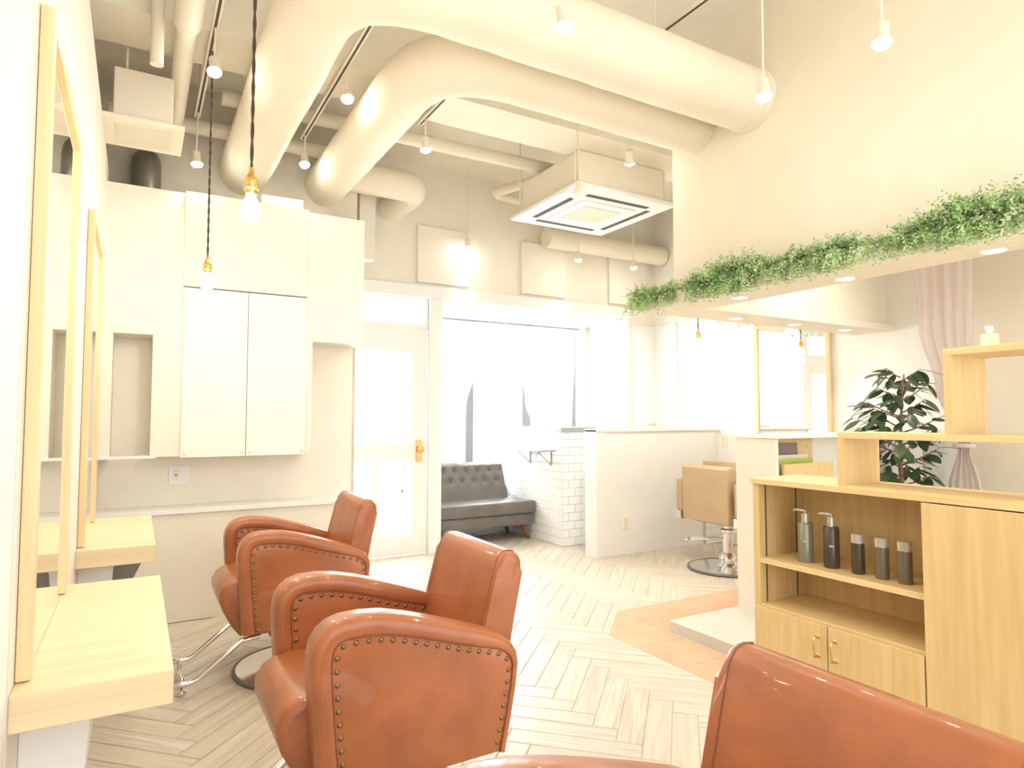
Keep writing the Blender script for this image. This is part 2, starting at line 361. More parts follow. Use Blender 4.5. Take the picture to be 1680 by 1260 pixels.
# dark cable tray under the farther shelf
t = tag(obj('cable_tray', prism(bmesh.new(), [(-0.12, 0.47), (-0.02, 0.47), (0.05, 0.62), (-0.06, 0.62)], 'Y', 3.2, 3.55, 0.004), 'metalgrey', None, False, (-0.02, 3.37, 0.47)),
        'dark grey tray tucked under the farther wood shelf', 'tray')
# ---------------------------------------------------------------- nook: counter, cabinet, sockets
struct('trim_10', box(-0.2, 1.33, NF-0.02, NB, 0.632, 0.657, bev=0.002), 'white', 'thin white ledge along the cabinet wall', 'ledge')
struct('trim_11', box(-0.2, 0.10, NF-0.02, NF+0.1, 0.962, 0.978, bev=0.002), 'white', 'white sill under the open wall niche', 'sill')
cab = thing('wall_cabinet', 'white flush two-door wall cabinet above the ledge', 'cabinet', (0.586, NF, 0.962))
obj('carcass', boxes([(0.222, 0.95, NF+0.0, NF+0.028, 0.962, 1.985)]), 'wall', cab)
for x0, x1, ks in ((0.226, 0.586, (0.25, 0.565)), (0.590, 0.946, (0.61, 0.925))):
    d = obj('door', box(x0, x1, NF-0.02, NF, 0.962, 1.982, bev=0.002), 'wallw', cab)
    for kx in ks:
        k = bmesh.new(); lathe(k, [(0, 0.0), (0.006, 0), (0.006, 0.012), (0, 0.014)], (0, 0, 0), 10)
        bmesh.ops.rotate(k, cent=(0, 0, 0), matrix=Matrix.Rotation(R(90), 3, 'X'), verts=k.verts[:]); bmesh.ops.translate(k, verts=k.verts[:], vec=(kx, NF-0.02, 0.985))
        obj('knob', k, 'chrome', d, True)
def plate(name, label, bmp, ins, mat='white'):
    c = sum((v.co for v in bmp.verts), Vector())/len(bmp.verts)
    t = thing(name, label, 'socket', c); obj('cover_plate', bmp, mat, t)
    for i in ins: obj('insert', i[0], i[1], t)
plate('wall_socket', 'square white wall socket in the recess under the cabinet', box(0.18, 0.30, NB-0.008, NB, 0.78, 0.90, bev=0.003),
      [(box(0.205, 0.235, NB-0.011, NB-0.007, 0.81, 0.87), 'paper'), (box(0.25, 0.28, NB-0.011, NB-0.007, 0.81, 0.87), 'white'), (box(0.216, 0.224, NB-0.013, NB-0.010, 0.835, 0.845), 'slot')])
plate('wall_socket', 'white wall socket low on the half wall', box(3.71, 3.78, 4.462, 4.470, 0.22, 0.335, bev=0.003), [(box(3.728, 3.762, 4.459, 4.463, 0.24, 0.275), 'paper'), (box(3.728, 3.762, 4.459, 4.463, 0.28, 0.315), 'paper')])
plate('wall_switch', 'pale switch plate on the white side wall above the tan chair', box(4.912, 4.92, 4.36, 4.43, 0.92, 1.04, bev=0.003), [(box(4.909, 4.913, 4.375, 4.415, 0.94, 1.02), 'paper')])
jb = thing('junction_box', 'small white terminal box with knockouts on top of the cabinet wall', 'box', (0.80, 4.37, 2.56))
obj('housing', box(0.66, 0.92, 4.35, 4.40, 2.572, 2.64, bev=0.004), 'white', jb)
for k in range(4): obj('knockout', tube(bmesh.new(), [(0.70+k*0.06, 4.351, 2.61), (0.70+k*0.06, 4.347, 2.61)], 0.007, 10), 'paper', jb)
# ---------------------------------------------------------------- glazed entrance door
dr = thing('door_1', 'white glazed entrance door with scalloped glass and brass knob', 'door', (1.83, 5.40, 0)); dr['kind'] = 'structure'
X0, X1 = 1.43, 2.235
b = bmesh.new()
for a in ((X0, 1.52, 5.38, 5.42, 0.01, 1.99), (2.10, X1, 5.38, 5.42, 0.01, 1.99), (1.52, 2.10, 5.38, 5.42, 0.01, 0.18), (1.52, 2.10, 5.38, 5.42, 0.83, 0.975)): boxb(b, *a, bev=0.002)
obj('stiles_and_rails', b, 'white', dr)
sc_pts = [(1.52, 1.99)]+[(2.10, 1.99)]
low = []
for i in range(33):
    s = i/32; x = 2.10-0.58*s
    low.append((x, 1.80-0.03*abs(math.sin(s*math.pi*3))**0.7+0.0))
obj('scalloped_rail', prism(bmesh.new(), sc_pts+low, 'Y', 5.38, 5.42), 'white', dr)
obj('muntin', box(1.765, 1.80, 5.385, 5.415, 0.18, 0.83), 'white', dr)
obj('pane', box(1.52, 2.10, 5.398, 5.402, 0.97, 1.82), 'glass', dr)
obj('pane', box(1.52, 1.765, 5.398, 5.402, 0.18, 0.83), 'glass', dr); obj('pane', box(1.80, 2.10, 5.398, 5.402, 0.18, 0.83), 'glass', dr)
kp = obj('knob_plate', box(2.135, 2.19, 5.372, 5.38, 0.81, 1.0, bev=0.004), 'brass', dr)
k = bmesh.new(); lathe(k, [(0, 0), (0.012, 0), (0.012, 0.02), (0.026, 0.03), (0.03, 0.045), (0.022, 0.06), (0, 0.064)], (0, 0, 0), 18)
bmesh.ops.rotate(k, cent=(0, 0, 0), matrix=Matrix.Rotation(R(90), 3, 'X'), verts=k.verts[:]); bmesh.ops.translate(k, verts=k.verts[:], vec=(2.163, 5.372, 0.92))
obj('knob', k, 'brass', kp, True)
tw = thing('window_2', 'clear transom window above the entrance door', 'window', (1.83, 5.4, 2.0)); tw['kind'] = 'structure'
obj('frame', boxes([(1.42, 2.245, 5.37, 5.42, 1.99, 2.025), (1.42, 2.245, 5.37, 5.42, 2.25, 2.275), (1.42, 1.45, 5.37, 5.42, 2.025, 2.25), (2.215, 2.245, 5.37, 5.42, 2.025, 2.25)]), 'white', tw)
obj('pane', box(1.45, 2.215, 5.398, 5.402, 2.025, 2.25), 'glass', tw)
# ---------------------------------------------------------------- acoustic wall panels
for x, lab in ((2.12, 'square cream panel on the upper wall above the glazed door'), (3.20, 'square cream panel on the upper wall below the ceiling air conditioner'), (4.28, 'square cream panel on the upper wall next to the bulkhead')):
    p = tag(obj('wall_panel', box(x, x+0.51, 5.325, 5.36, 2.405, 2.915, bev=0.004), 'wall', None, False, (x+0.25, 5.34, 2.405)), lab, 'panel', 'square panels on the upper wall')
# ---------------------------------------------------------------- tiled low wall with grey top
tw_ = struct('wall_tiled', box(3.46, 3.82, 5.03, 6.08, 0, 1.064), 'tgrout', 'low wall of white subway tiles beside the sofa', 'tiled wall')
def tile_mesh(name, L, H, T=0.008):
    bm = bmesh.new(); boxb(bm, -L/2, L/2, -T/2, T/2, -H/2, H/2)
    top = [e for e in bm.edges if all(abs(v.co.y+T/2) < 1e-6 for v in e.verts)]
    bmesh.ops.bevel(bm, geom=top, offset=0.002, segments=1, affect='EDGES')
    me = bpy.data.meshes.new(name); bm.to_mesh(me); bm.free(); me.materials.append(M['tile']); return me
tcache = {}
def put_tile(parent, L, H, loc, rz):
    key = (round(L, 3), round(H, 3))
    if key not in tcache: tcache[key] = tile_mesh('tile', L, H)
    o = bpy.data.objects.new('tile', tcache[key]); C.objects.link(o); o.parent = parent; o.location = Vector(loc)-rootloc(parent); o.rotation_euler = (0, 0, rz)
TH, TL, TG = 0.0765, 0.150, 0.003
def tile_face(parent, length, rowsn, at, rz, z0=0.0):
    for r in range(rowsn):
        s = -(TL/2 if r % 2 else 0.0)
        while s < length-0.002:
            a, e = max(s, 0), min(s+TL, length)
            if e-a > 0.02: put_tile(parent, e-a-TG, TH-TG, at((a+e)/2, z0+r*TH+TH/2), rz)
            s += TL
tile_face(tw_, 0.37, 14, lambda s, z: (3.45+s, 5.026, z), 0)
tile_face(tw_, 1.05, 14, lambda s, z: (3.456, 5.02+s, z), R(-90))
struct('trim_12', box(3.43, 3.84, 5.0, 6.08, 1.065, 1.105, bev=0.003), 'greytop', 'grey ledge capping the subway tile wall', 'ledge')
ws = thing('wall_ledge', 'small grey bracket shelf on the subway tiles', 'shelf', (3.40, 5.3, 0.80))
obj('board', box(3.26, 3.45, 5.12, 5.68, 0.875, 0.893, bev=0.002), 'greytop', ws)
for y in (5.2, 5.58):
    b = bmesh.new(); tube(b, [(3.445, y, 0.875), (3.445, y, 0.74)], 0.006, 6); tube(b, [(3.445, y, 0.75), (3.30, y, 0.872)], 0.005, 6)
    obj('bracket', b, 'greytop', ws)
pl = struct('trim_13', box(4.70, 4.915, 4.44, 4.468, 0, 0.40), 'tgrout', 'short white tiled plinth at the end of the half wall', 'plinth')
tile_face(pl, 0.215, 5, lambda s, z: (4.70+s, 4.438, z), 0)
# ---------------------------------------------------------------- sofa
SL = 2.375
sf = thing('sofa', 'charcoal button-tufted armless sofa with wooden legs below the window', 'sofa', (2.82, 5.75, 0))
obj('base', box(SL+0.01, 3.42, 5.47, 6.0, 0.15, 0.26, bev=0.012), 'sofa', sf, 'auto')
obj('seat_cushion', box(SL, 3.435, 5.44, 6.02, 0.262, 0.385, bev=0.022, seg=3), 'sofa', sf, 'auto')
bm = bmesh.new(); NX, NZ = 72, 24; BX0, BX1 = SL+0.01, 3.34; grid = []
btn = [(2.26+0.128*i, 0.66) for i in range(9)]+[(2.20+0.128*i, 0.56) for i in range(1, 9)]
for j in range(NZ+1):
    row = []
    for i in range(NX+1):
        x = BX0+(BX1-BX0)*i/NX; t = j/NZ; z = 0.38+0.36*t; y = 5.80+0.14*t
        e = min(1, min(i, NX-i)/3, (NZ-j)/2.5); y += (1-e)**2*0.05
        for bx, bz in btn:
            d2 = ((x-bx)**2+(z-bz)**2)/0.0009; y += 0.03*math.exp(-d2)
        row.append(bm.verts.new((x, y, z)))
    grid.append(row)
for j in range(NZ):
    for i in range(NX): bm.faces.new((grid[j][i], grid[j][i+1], grid[j+1][i+1], grid[j+1][i]))
bk = [[bm.verts.new((r[i].co.x, max(r[0].co.y, 5.80+0.14)+0.07, r[i].co.z)) for i in (0, NX)] for r in (grid[0], grid[-1])]
bm.faces.new([grid[-1][i] for i in range(NX+1)]+[bk[1][1], bk[1][0]])
bm.faces.new([r[0] for r in grid]+[bk[1][0], bk[0][0]]); bm.faces.new([r[NX] for r in grid][::-1]+[bk[0][1], bk[1][1]])
bm.faces.new((bk[0][0], bk[0][1], bk[1][1], bk[1][0])); bmesh.ops.recalc_face_normals(bm, faces=bm.faces[:])
bo = obj('backrest', bm, 'sofa', sf, 'auto')
for bx, bz in btn:
    if 2.40 < bx < 3.32:
        b = bmesh.new(); bmesh.ops.create_uvsphere(b, u_segments=8, v_segments=5, radius=0.009); bmesh.ops.translate(b, verts=b.verts[:], vec=(bx, 5.80+0.14*(bz-0.38)/0.36+0.024, bz)); obj('button', b, 'sofa', bo, True)
for x, dx in ((2.46, -0.05), (3.34, 0.06)):
    for y, dy in ((5.56, -0.02), (5.93, 0.02)):
        b = bmesh.new(); tube(b, [(x, y, 0.155), (x+dx, y+dy, 0.0)], [0.026, 0.016], 12); obj('leg', b, 'sofaleg', sf, True)
# ---------------------------------------------------------------- curtains of the bay window
def drape(name, prof, waves, amp, label, mat, yplane=None, xplane=None, cat='curtain', sub=True):
    # prof: list of (z, lo, hi); runs along x (yplane) or y (xplane)
    bm = bmesh.new(); N = waves*8; rows = []
    for z, lo, hi in prof:
        w_ = abs(hi-lo); a = min(amp, w_*0.5); row = []
        for i in range(N+1):
            s = i/N; q = lo+(hi-lo)*s; off = a*math.sin(s*waves*2*math.pi)+a*0.4*math.sin(s*waves*4.6+z*2)
            row.append(bm.verts.new((q, yplane+off, z) if yplane is not None else (xplane+off, q, z)))
        rows.append(row)
    for r0, r1 in zip(rows, rows[1:]):
        for i in range(N): bm.faces.new((r0[i], r0[i+1], r1[i+1], r1[i]))
    bmesh.ops.solidify(bm, geom=bm.faces[:], thickness=0.002)
    c = Vector(((prof[-1][1]+prof[-1][2])/2, yplane, prof[-1][0])) if yplane is not None else Vector((xplane, (prof[-1][1]+prof[-1][2])/2, prof[-1][0]))
    return c, bm
def smoothprof(pts, n=10):
    out = []
    for (a, b) in zip(pts, pts[1:]):
        for i in range(n):
            t = i/n; t = t*t*(3-2*t); out.append(tuple(a[k]+(b[k]-a[k])*(t if k else i/n) for k in range(3)))
    return out+[pts[-1]]
for pts, lab, wv in (([(2.2, 2.38, 3.10), (1.7, 2.38, 3.06), (1.3, 2.38, 2.95), (0.75, 2.38, 2.87)], 'sheer white curtain drawn to the left over the sofa', 9),
                     ([(2.2, 3.13, 4.33), (1.75, 3.62, 4.33), (1.35, 3.68, 4.30), (1.0, 3.85, 4.22), (0.7, 3.88, 4.2)], 'sheer white curtain gathered at the right of the bay window', 11)):
    c, bm = drape('curtain', smoothprof(pts), wv, 0.022, lab, 'curtain', yplane=6.05)
    t = thing('window_curtain', lab, 'curtain', c, 'bay window curtains'); obj('fabric', bm, 'curtain', t, True)
    z0 = [p for p in pts if p[0] == 2.2][0]
    h = bmesh.new(); n = int((z0[2]-z0[1])/0.1)
    h.free()
    for i in range(n): obj('pleat', tube(bmesh.new(), [(z0[1]+0.05+i*0.1, 6.02, 2.2), (z0[1]+0.05+i*0.1, 6.022, 2.13)], 0.006, 6), 'curtain', t, True)
cr = tag(obj('curtain_rail', box(2.37, 4.39, 6.03, 6.06, 2.205, 2.222), 'mull', None, False, (3.4, 6.045, 2.205)), 'thin grey curtain rail above the bay window', 'rail')
# pole outside
up = thing('utility_pole', 'faint pole with crossarm outside the bay window', 'pole', (14.0, 26.0, -3.0))
obj('post', tube(bmesh.new(), [(14.0, 26.0, -3.0), (14.0, 26.0, 3.4)], 0.07, 10), 'polemat', up, True); obj('crossarm', box(13.4, 14.8, 25.96, 26.04, 2.95, 3.03), 'polemat', up)
# ---------------------------------------------------------------- styling chairs
def build_styling_chair(label):
    ch = thing('styling_chair', label, 'chair', (0.69, 1.97, 0), 'brown studded styling chairs')
    CX, CY = 0.69, 1.97
    path = [(.424, .235), (.412, .35), (.402, .47), (.397, .55), (.397, .59), (.404, .622), (.42, .648), (.443, .666), (.475, .676), (.53, .678), (.59, .672), (.66, .656), (.74, .632), (.82, .606), (.90, .578), (.94, .560), (.968, .538), (.985, .51), (.989, .48), (.982, .42), (.965, .33), (.945, .235)]
    n = len(path); nor = []
    for i in range(n):
        a = Vector(path[max(0, i-1)]); b_ = Vector(path[min(n-1, i+1)]); t = (b_-a).normalized(); nor.append(Vector((t.y, -t.x)))
    wid = [0.046 if i < 14 else 0.046-(i-13)*0.006 for i in range(n)]; wid = [max(0.016, q) for q in wid]
    inner = [Vector(path[i])+nor[i]*wid[i] for i in range(n)]
    for sgn, ya in ((-1, CY-0.30), (1, CY+0.30)):
        y0, y1 = (ya, ya+0.10) if sgn < 0 else (ya-0.10, ya)
        mid, hw = (y0+y1)/2, 0.052
        # padded border swept along the outline
        bm = bmesh.new(); rings = []
        for i in range(n):
            p, q, wd = Vector(path[i]), nor[i], wid[i]; ring = []
            r = min(0.022, wd*0.48)
            sect = []
            for (cu, cv, a0) in ((r, hw-r, 180), (wd-r*0.4, hw-r*0.4, 90), (wd-r*0.4, -hw+r*0.4, 0), (r, -hw+r, -90)):
                rr = r if cu == r else r*0.4
                for s in range(4):
                    an = R(a0-30*s); sect.append((cu+rr*math.cos(an), cv+rr*math.sin(an)))
            # bulge the outer side
            for (du, dv) in sect:
                bul = -0.006*(1-(dv/hw)**2) if du < wd*0.5 else 0
                pt = p+q*(du+bul); ring.append(bm.verts.new((pt.x, mid+dv, pt.y)))
            rings.append(ring)
        for a, b_ in zip(rings, rings[1:]):
            m_ = len(a)
            for k in range(m_): bm.faces.new((a[k], a[(k+1) % m_], b_[(k+1) % m_], b_[k]))
        bm.faces.new(rings[0][::-1]); bm.faces.new(rings[-1]); bmesh.ops.recalc_face_normals(bm, faces=bm.faces[:])
        arm = obj('armrest', bm, 'leather', ch, 'auto')
        bm = bmesh.new(); poly = [(p.x, p.y) for p in inner]
        prism(bm, poly, 'Y', mid-0.046, mid+0.046, 0.004)
        obj('side_panel', bm, 'leather', arm, 'auto')
        # piping
        bm = bmesh.new()
        bm.free()
        for yy in (mid-0.047, mid+0.047): obj('piping', tube(bmesh.new(), [(p.x, yy, p.y) for p in inner], 0.0022, 6), 'seam', arm, True)
        # nails along an inset of the inner outline
        ins = [Vector(path[i])+nor[i]*(wid[i]+0.013) for i in range(n)]
        bm = bmesh.new(); acc = 0.012; L = 0
        for i in range(n-1):
            a, b_ = ins[i], ins[i+1]; seg = (b_-a).length; d = acc
            while d < seg:
                p = a+(b_-a)*(d/seg)
                for fy, sg in ((mid-0.046, -1), (mid+0.046, 1)):
                    rr = 0.0078; c0 = [bm.verts.new((p.x+rr*math.cos(k*math.pi/4), fy, p.y+rr*math.sin(k*math.pi/4))) for k in range(8)]
                    c1 = [bm.verts.new((p.x+rr*.65*math.cos(k*math.pi/4), fy+sg*0.004, p.y+rr*.65*math.sin(k*math.pi/4))) for k in range(8)]
                    tp = bm.verts.new((p.x, fy+sg*0.0055, p.y))
                    for k in range(8):
                        bm.faces.new((c0[k], c0[(k+1) % 8], c1[(k+1) % 8], c1[k])); bm.faces.new((c1[k], c1[(k+1) % 8], tp))
                d += 0.0335
            acc = d-seg
        bmesh.ops.recalc_face_normals(bm, faces=bm.faces[:])
        o = obj('nailheads', bm, 'nail', arm, True); o['kind'] = 'stuff'
    sp = [(.92, .42), (.60, .445), (.44, .463), (.385, .46), (.352, .44), (.332, .405), (.332, .37), (.345, .33), (.385, .25), (.42, .205), (.47, .195), (.92, .215)]
    bm = prism(bmesh.new(), sp, 'Y', CY-0.199, CY+0.199, 0.028, 4); obj('seat', bm, 'leather', ch, 'auto')
    bp = [(.855, .40), (.888, .48), (.915, .57), (.940, .665), (.958, .735), (.968, .765), (.982, .783), (1.0, .789), (1.025, .785), (1.042, .772), (1.05, .752), (1.046, .72), (1.02, .60), (.985, .42), (.955, .30), (.85, .30)]
    bm = prism(bmesh.new(), bp, 'Y', CY-0.228, CY+0.228, 0.024, 5)
    back = obj('backrest', bm, 'leather', ch, 'auto')
    for yy in (CY-0.205, CY+0.205): obj('piping', tube(bmesh.new(), [(p[0]+0.001, yy, p[1]) for p in bp[1:9]], 0.0025, 6), 'seam', back, True)
    # chrome base
    bm = lathe(bmesh.new(), [(0, 0.005), (0.30, 0.005), (0.30, 0.018), (0.10, 0.035), (0.055, 0.05), (0.05, 0.07), (0.035, 0.08), (0.035, 0.21), (0, 0.21)], (0.71, CY-0.12, 0), 40)
    obj('pedestal', bm, 'chrome', ch, 'auto')
    bm = bmesh.new(); ring = []
    tube(bm, [(0.71+0.302*math.cos(2*math.pi*k/48), CY-0.12+0.302*math.sin(2*math.pi*k/48), 0.011) for k in range(49)], 0.0105, 8, False)
    obj('base_ring', bm, 'rubber', ch, True)
    obj('lift_plate', box(0.55, 0.87, CY-0.2, CY+0.0, 0.185, 0.205), 'rubber', ch)
    # footrest
    bm = bmesh.new()
    for yy in (CY-0.25, CY+0.06):
        tube(bm, [(0.50, yy, 0.215), (0.42, yy, 0.205)]+arc((0.265, yy, 0.085), (0.235, yy, 0.058), (0.19, yy, 0.06), 5)+[(0.135, yy, 0.064)], 0.011, 10)
    tube(bm, [(0.19, CY-0.25, 0.06), (0.185, CY-0.10, 0.056), (0.19, CY+0.06, 0.06)], 0.010, 10)
    obj('footrest', bm, 'chrome', ch, True)
    bm = bmesh.new(); tube(bm, [(0.187, CY-0.14, 0.058), (0.185, CY-0.2, 0.01)], 0.009, 8); lathe(bm, [(0, 0), (0.022, 0), (0.022, 0.008), (0.008, 0.016), (0, 0.016)], (0.185, CY-0.2, 0.001), 14)
    obj('footrest_foot', bm, 'chrome', ch, 'auto')
    return ch
chB = build_styling_chair('brown leather studded styling chair in the middle, both armrests in full view')
chA = copy_tree(chB); chA.location = (0.70, 3.40, 0); chA['label'] = 'brown leather studded styling chair farthest away, beside the cabinet wall'
chC = copy_tree(chB); chC.location = (0.585, 0.562, 0.0); chC['label'] = 'brown leather styling chair nearest the camera, only its backrest showing'
for c in chC.children:
    if c.name.split('.')[0] in ('armrest', 'seat', 'backrest'): c.location.z += 0.03
# ---------------------------------------------------------------- tan chair facing the side mirror
tc_ = thing('salon_chair', 'tan vinyl salon chair seen from behind in front of the half wall', 'chair', (4.05, 3.65, 0))
obj('backrest', prism(bmesh.new(), [(3.95, .37), (4.04, .36), (4.06, .79), (4.03, .812), (3.97, .808), (3.945, .79)], 'Y', 3.50, 3.985, 0.015, 3), 'tan', tc_, 'auto')
obj('seat', box(4.03, 4.55, 3.52, 3.96, 0.34, 0.47, bev=0.03, seg=3), 'tan', tc_, 'auto')
obj('headrest', prism(bmesh.new(), [(4.05, .70), (4.15, .60), (4.20, .62), (4.12, .845), (4.06, .845)], 'Y', 3.50, 3.86, 0.012, 3), 'tan', tc_, 'auto')
for y0, y1 in ((3.39, 3.465), (4.0, 4.075)):
    a = obj('armrest', box(3.965, 4.45, y0, y1, 0.42, 0.69, bev=0.018, seg=3), 'tan', tc_, 'auto')
    obj('bracket', box(3.955, 4.02, y0+0.006, y1-0.006, 0.355, 0.425, bev=0.004), 'chrome', a)
obj('pedestal', lathe(bmesh.new(), [(0, 0.004), (0.30, 0.004), (0.30, 0.018), (0.09, 0.03), (0.06, 0.06), (0.075, 0.09), (0.05, 0.12), (0.04, 0.13), (0.04, 0.28), (0.055, 0.29), (0.055, 0.31), (0.03, 0.32), (0.03, 0.35), (0, 0.35)], (4.09, 3.64, 0), 36), 'chrome', tc_, 'auto')
bm = bmesh.new(); tube(bm, [(4.09+0.302*math.cos(2*math.pi*k/48), 3.64+0.302*math.sin(2*math.pi*k/48), 0.011) for k in range(49)], 0.0105, 8, False); obj('base_ring', bm, 'rubber', tc_, True)
bm = bmesh.new(); tube(bm, [(4.05, 3.66, 0.24), (3.86, 3.80, 0.225)], 0.007, 8); tube(bm, [(4.06, 3.70, 0.24), (3.90, 3.86, 0.225)], 0.007, 8); tube(bm, [(3.83, 3.82, 0.222), (3.92, 3.89, 0.222)], 0.012, 8); obj('pump_lever', bm, 'chrome', tc_, True)
# ---------------------------------------------------------------- counter cabinet
cb = thing('counter_cabinet', 'long oak counter cabinet with open shelf and two handled doors', 'cabinet', (2.56, 1.3, 0))
CXF, CXB, CY0, CY1, TOPZ = 2.40, 2.73, 0.35, 1.985, 0.93
obj('countertop', box(CXF-0.012, CXB, CY0, CY1+0.008, TOPZ-0.024, TOPZ, bev=0.002), 'wood', cb)
obj('end_panel', box(CXF, CXB, CY1-0.03, CY1, 0.0, TOPZ-0.024), 'woodZ', cb)
obj('divider', box(CXF+0.01, CXB, 1.235, 1.262, 0.0, TOPZ-0.024), 'woodZ', cb)
obj('end_panel', box(CXF, CXB, CY0, CY0+0.03, 0.0, TOPZ-0.024), 'woodZ', cb)
obj('back_panel', box(CXB-0.012, CXB, CY0+0.03, CY1-0.03, 0.0, TOPZ-0.024), 'woodZ', cb)
obj('shelf', box(CXF+0.003, CXB-0.012, 1.262, CY1-0.03, 0.560, 0.582, bev=0.001), 'wood', cb)
obj('bottom_shelf', box(CXF+0.003, CXB-0.012, 1.262, CY1-0.03, 0.36, 0.382, bev=0.001), 'wood', cb)
obj('plinth', box(CXF+0.03, CXB, CY0, CY1, 0.0, 0.06), 'woodZ', cb)
for y0, y1, hy in ((1.628, CY1-0.012, 1.664), (1.262, 1.623, 1.590)):
    d = obj('door', box(CXF-0.018, CXF, y0, y1, 0.065, 0.372, bev=0.0015), 'woodZ', cb)
    h = bmesh.new(); tube(h, [(CXF-0.018, hy, 0.325), (CXF-0.045, hy, 0.325)]+arc((CXF-0.045, hy, 0.325), (CXF-0.058, hy, 0.29), (CXF-0.045, hy, 0.25), 6)+[(CXF-0.018, hy, 0.25)], 0.004, 8)
    for zz in (0.325, 0.25): tube(h, [(CXF-0.0195, hy, zz), (CXF-0.017, hy, zz)], 0.009, 10)
    obj('handle', h, 'brass', d, True)
obj('tall_panel', box(CXF-0.018, CXF, 0.80, 1.256, 0.065, TOPZ-0.028, bev=0.0015), 'woodZ', cb)
obj('tall_panel', box(CXF-0.018, CXF, CY0, 0.797, 0.065, TOPZ-0.028, bev=0.0015), 'woodZ', cb)
obj('shelf_track', boxes([(CXF+0.04, CXF+0.048, CY1-0.033, CY1-0.029, 0.385, TOPZ-0.03), (CXB-0.08, CXB-0.072, CY1-0.033, CY1-0.029, 0.385, TOPZ-0.03)]), 'metalgrey', cb)
def display_box(name, label, y1, z0, z1):
    t = thing(name, label, 'shelf', (2.53, y1-0.4, z0), 'open display boxes on the counter'); T = 0.024; xa, xb, y0 = CXF, 2.645, 0.40
    obj('top_board', box(xa, xb, y0, y1, z1-T, z1, bev=0.0015), 'wood', t)
    obj('side_board', box(xa, xb, y1-T, y1, z0, z1-T), 'woodZ', t); obj('side_board', box(xa, xb, y0, y0+T, z0, z1-T), 'woodZ', t)
    if name == 'display_box' and z0 < 1.0: obj('bottom_board', box(xa, xb, y0+T, y1-T, z0, z0+0.006), 'wood', t)
display_box('display_box', 'low open wooden display box standing on the oak counter', 1.575, TOPZ, 1.142)
display_box('display_box', 'upper open wooden display box stacked on the lower one', 1.178, 1.142, 1.437)
# bottles
def bottle(name, label, y, x, r, h, mat, pump, lab):
    z0 = 0.582; t = thing(name, label, 'bottle', (x, y, z0), 'hair product bottles on the oak shelf')
    if pump:
        obj('body', lathe(bmesh.new(), [(0, 0), (r*0.95, 0), (r, 0.006), (r, h*0.96), (r*0.85, h), (0, h)], (x, y, z0), 24), mat, t, 'auto')
        p = obj('pump', lathe(bmesh.new(), [(0, h), (r*0.5, h), (r*0.5, h+0.038), (r*0.2, h+0.042), (r*0.2, h+0.052), (0, h+0.052)], (x, y, z0), 18), 'capclear', t, 'auto')
        b = bmesh.new(); tube(b, [(x, y-0.002, z0+h+0.05), (x-0.015, y+0.03, z0+h+0.052), (x-0.02, y+0.045, z0+h+0.046)], [0.008, 0.006, 0.004], 8); obj('nozzle', b, 'capclear', p, True)
    else:
        obj('body', lathe(bmesh.new(), [(0, 0), (r*0.95, 0), (r, 0.005), (r, h*0.78), (0, h*0.78)], (x, y, z0), 24), mat, t, 'auto')
        obj('cap', lathe(bmesh.new(), [(0, h*0.78), (r*1.02, h*0.78), (r*1.02, h*0.99), (r*0.97, h), (0, h)], (x, y, z0), 24), 'capclear', t, 'auto')
    b = bmesh.new(); zz = z0+h*(0.80 if not pump else 0.52); hh = 0.03 if not pump else 0.008
    d = Vector((-x, -y, 0)).normalized(); s = Vector((-d.y, d.x, 0))
    ca = Vector((x, y, 0))+d*(r*1.03)
    wd = 0.009
    vs = [b.verts.new((ca+s*sx*wd+Vector((0, 0, zz+sz*hh))-d*(0.003 if 0 else 0))[:]) for sx, sz in ((-1, 0), (1, 0), (1, 1), (-1, 1))]
    b.faces.new(vs); bmesh.ops.solidify(b, geom=b.faces[:], thickness=0.001); obj('sticker', b, 'label', t)
bx = 2.50
bottle('pump_bottle', 'grey-green pump bottle at the left end of the oak shelf', 1.797, bx, 0.031, 0.168, 'botgrey', True, 0)
bottle('pump_bottle', 'dark brown pump bottle on the oak shelf', 1.677, bx, 0.031, 0.168, 'botdark', True, 0)
bottle('capped_bottle', 'small dark brown capped bottle on the oak shelf', 1.560, bx-0.005, 0.0245, 0.155, 'botdark', False, 0)
bottle('capped_bottle', 'small smoky capped bottle between dark bottle and the rightmost bottle', 1.464, bx-0.005, 0.0245, 0.155, 'botmid', False, 0)
bottle('capped_bottle', 'rightmost small smoky capped bottle on the oak shelf', 1.378, bx-0.005, 0.0245, 0.155, 'botmid', False, 0)
pb = thing('perfume_bottle', 'small clear bottle of pale yellow liquid on the upper display box', 'bottle', (2.52, 1.085, 1.437))
obj('body', box(2.503, 2.537, 1.062, 1.108, 1.437, 1.487, bev=0.005), 'perfume', pb); obj('cap', lathe(bmesh.new(), [(0, 0.05), (0.008, 0.05), (0.008, 0.058), (0.012, 0.058), (0.012, 0.075), (0, 0.075)], (2.52, 1.085, 1.437), 14), 'white', pb, 'auto')
obj('sticker', box(2.501, 2.5035, 1.070, 1.100, 1.447, 1.472), 'label', pb)
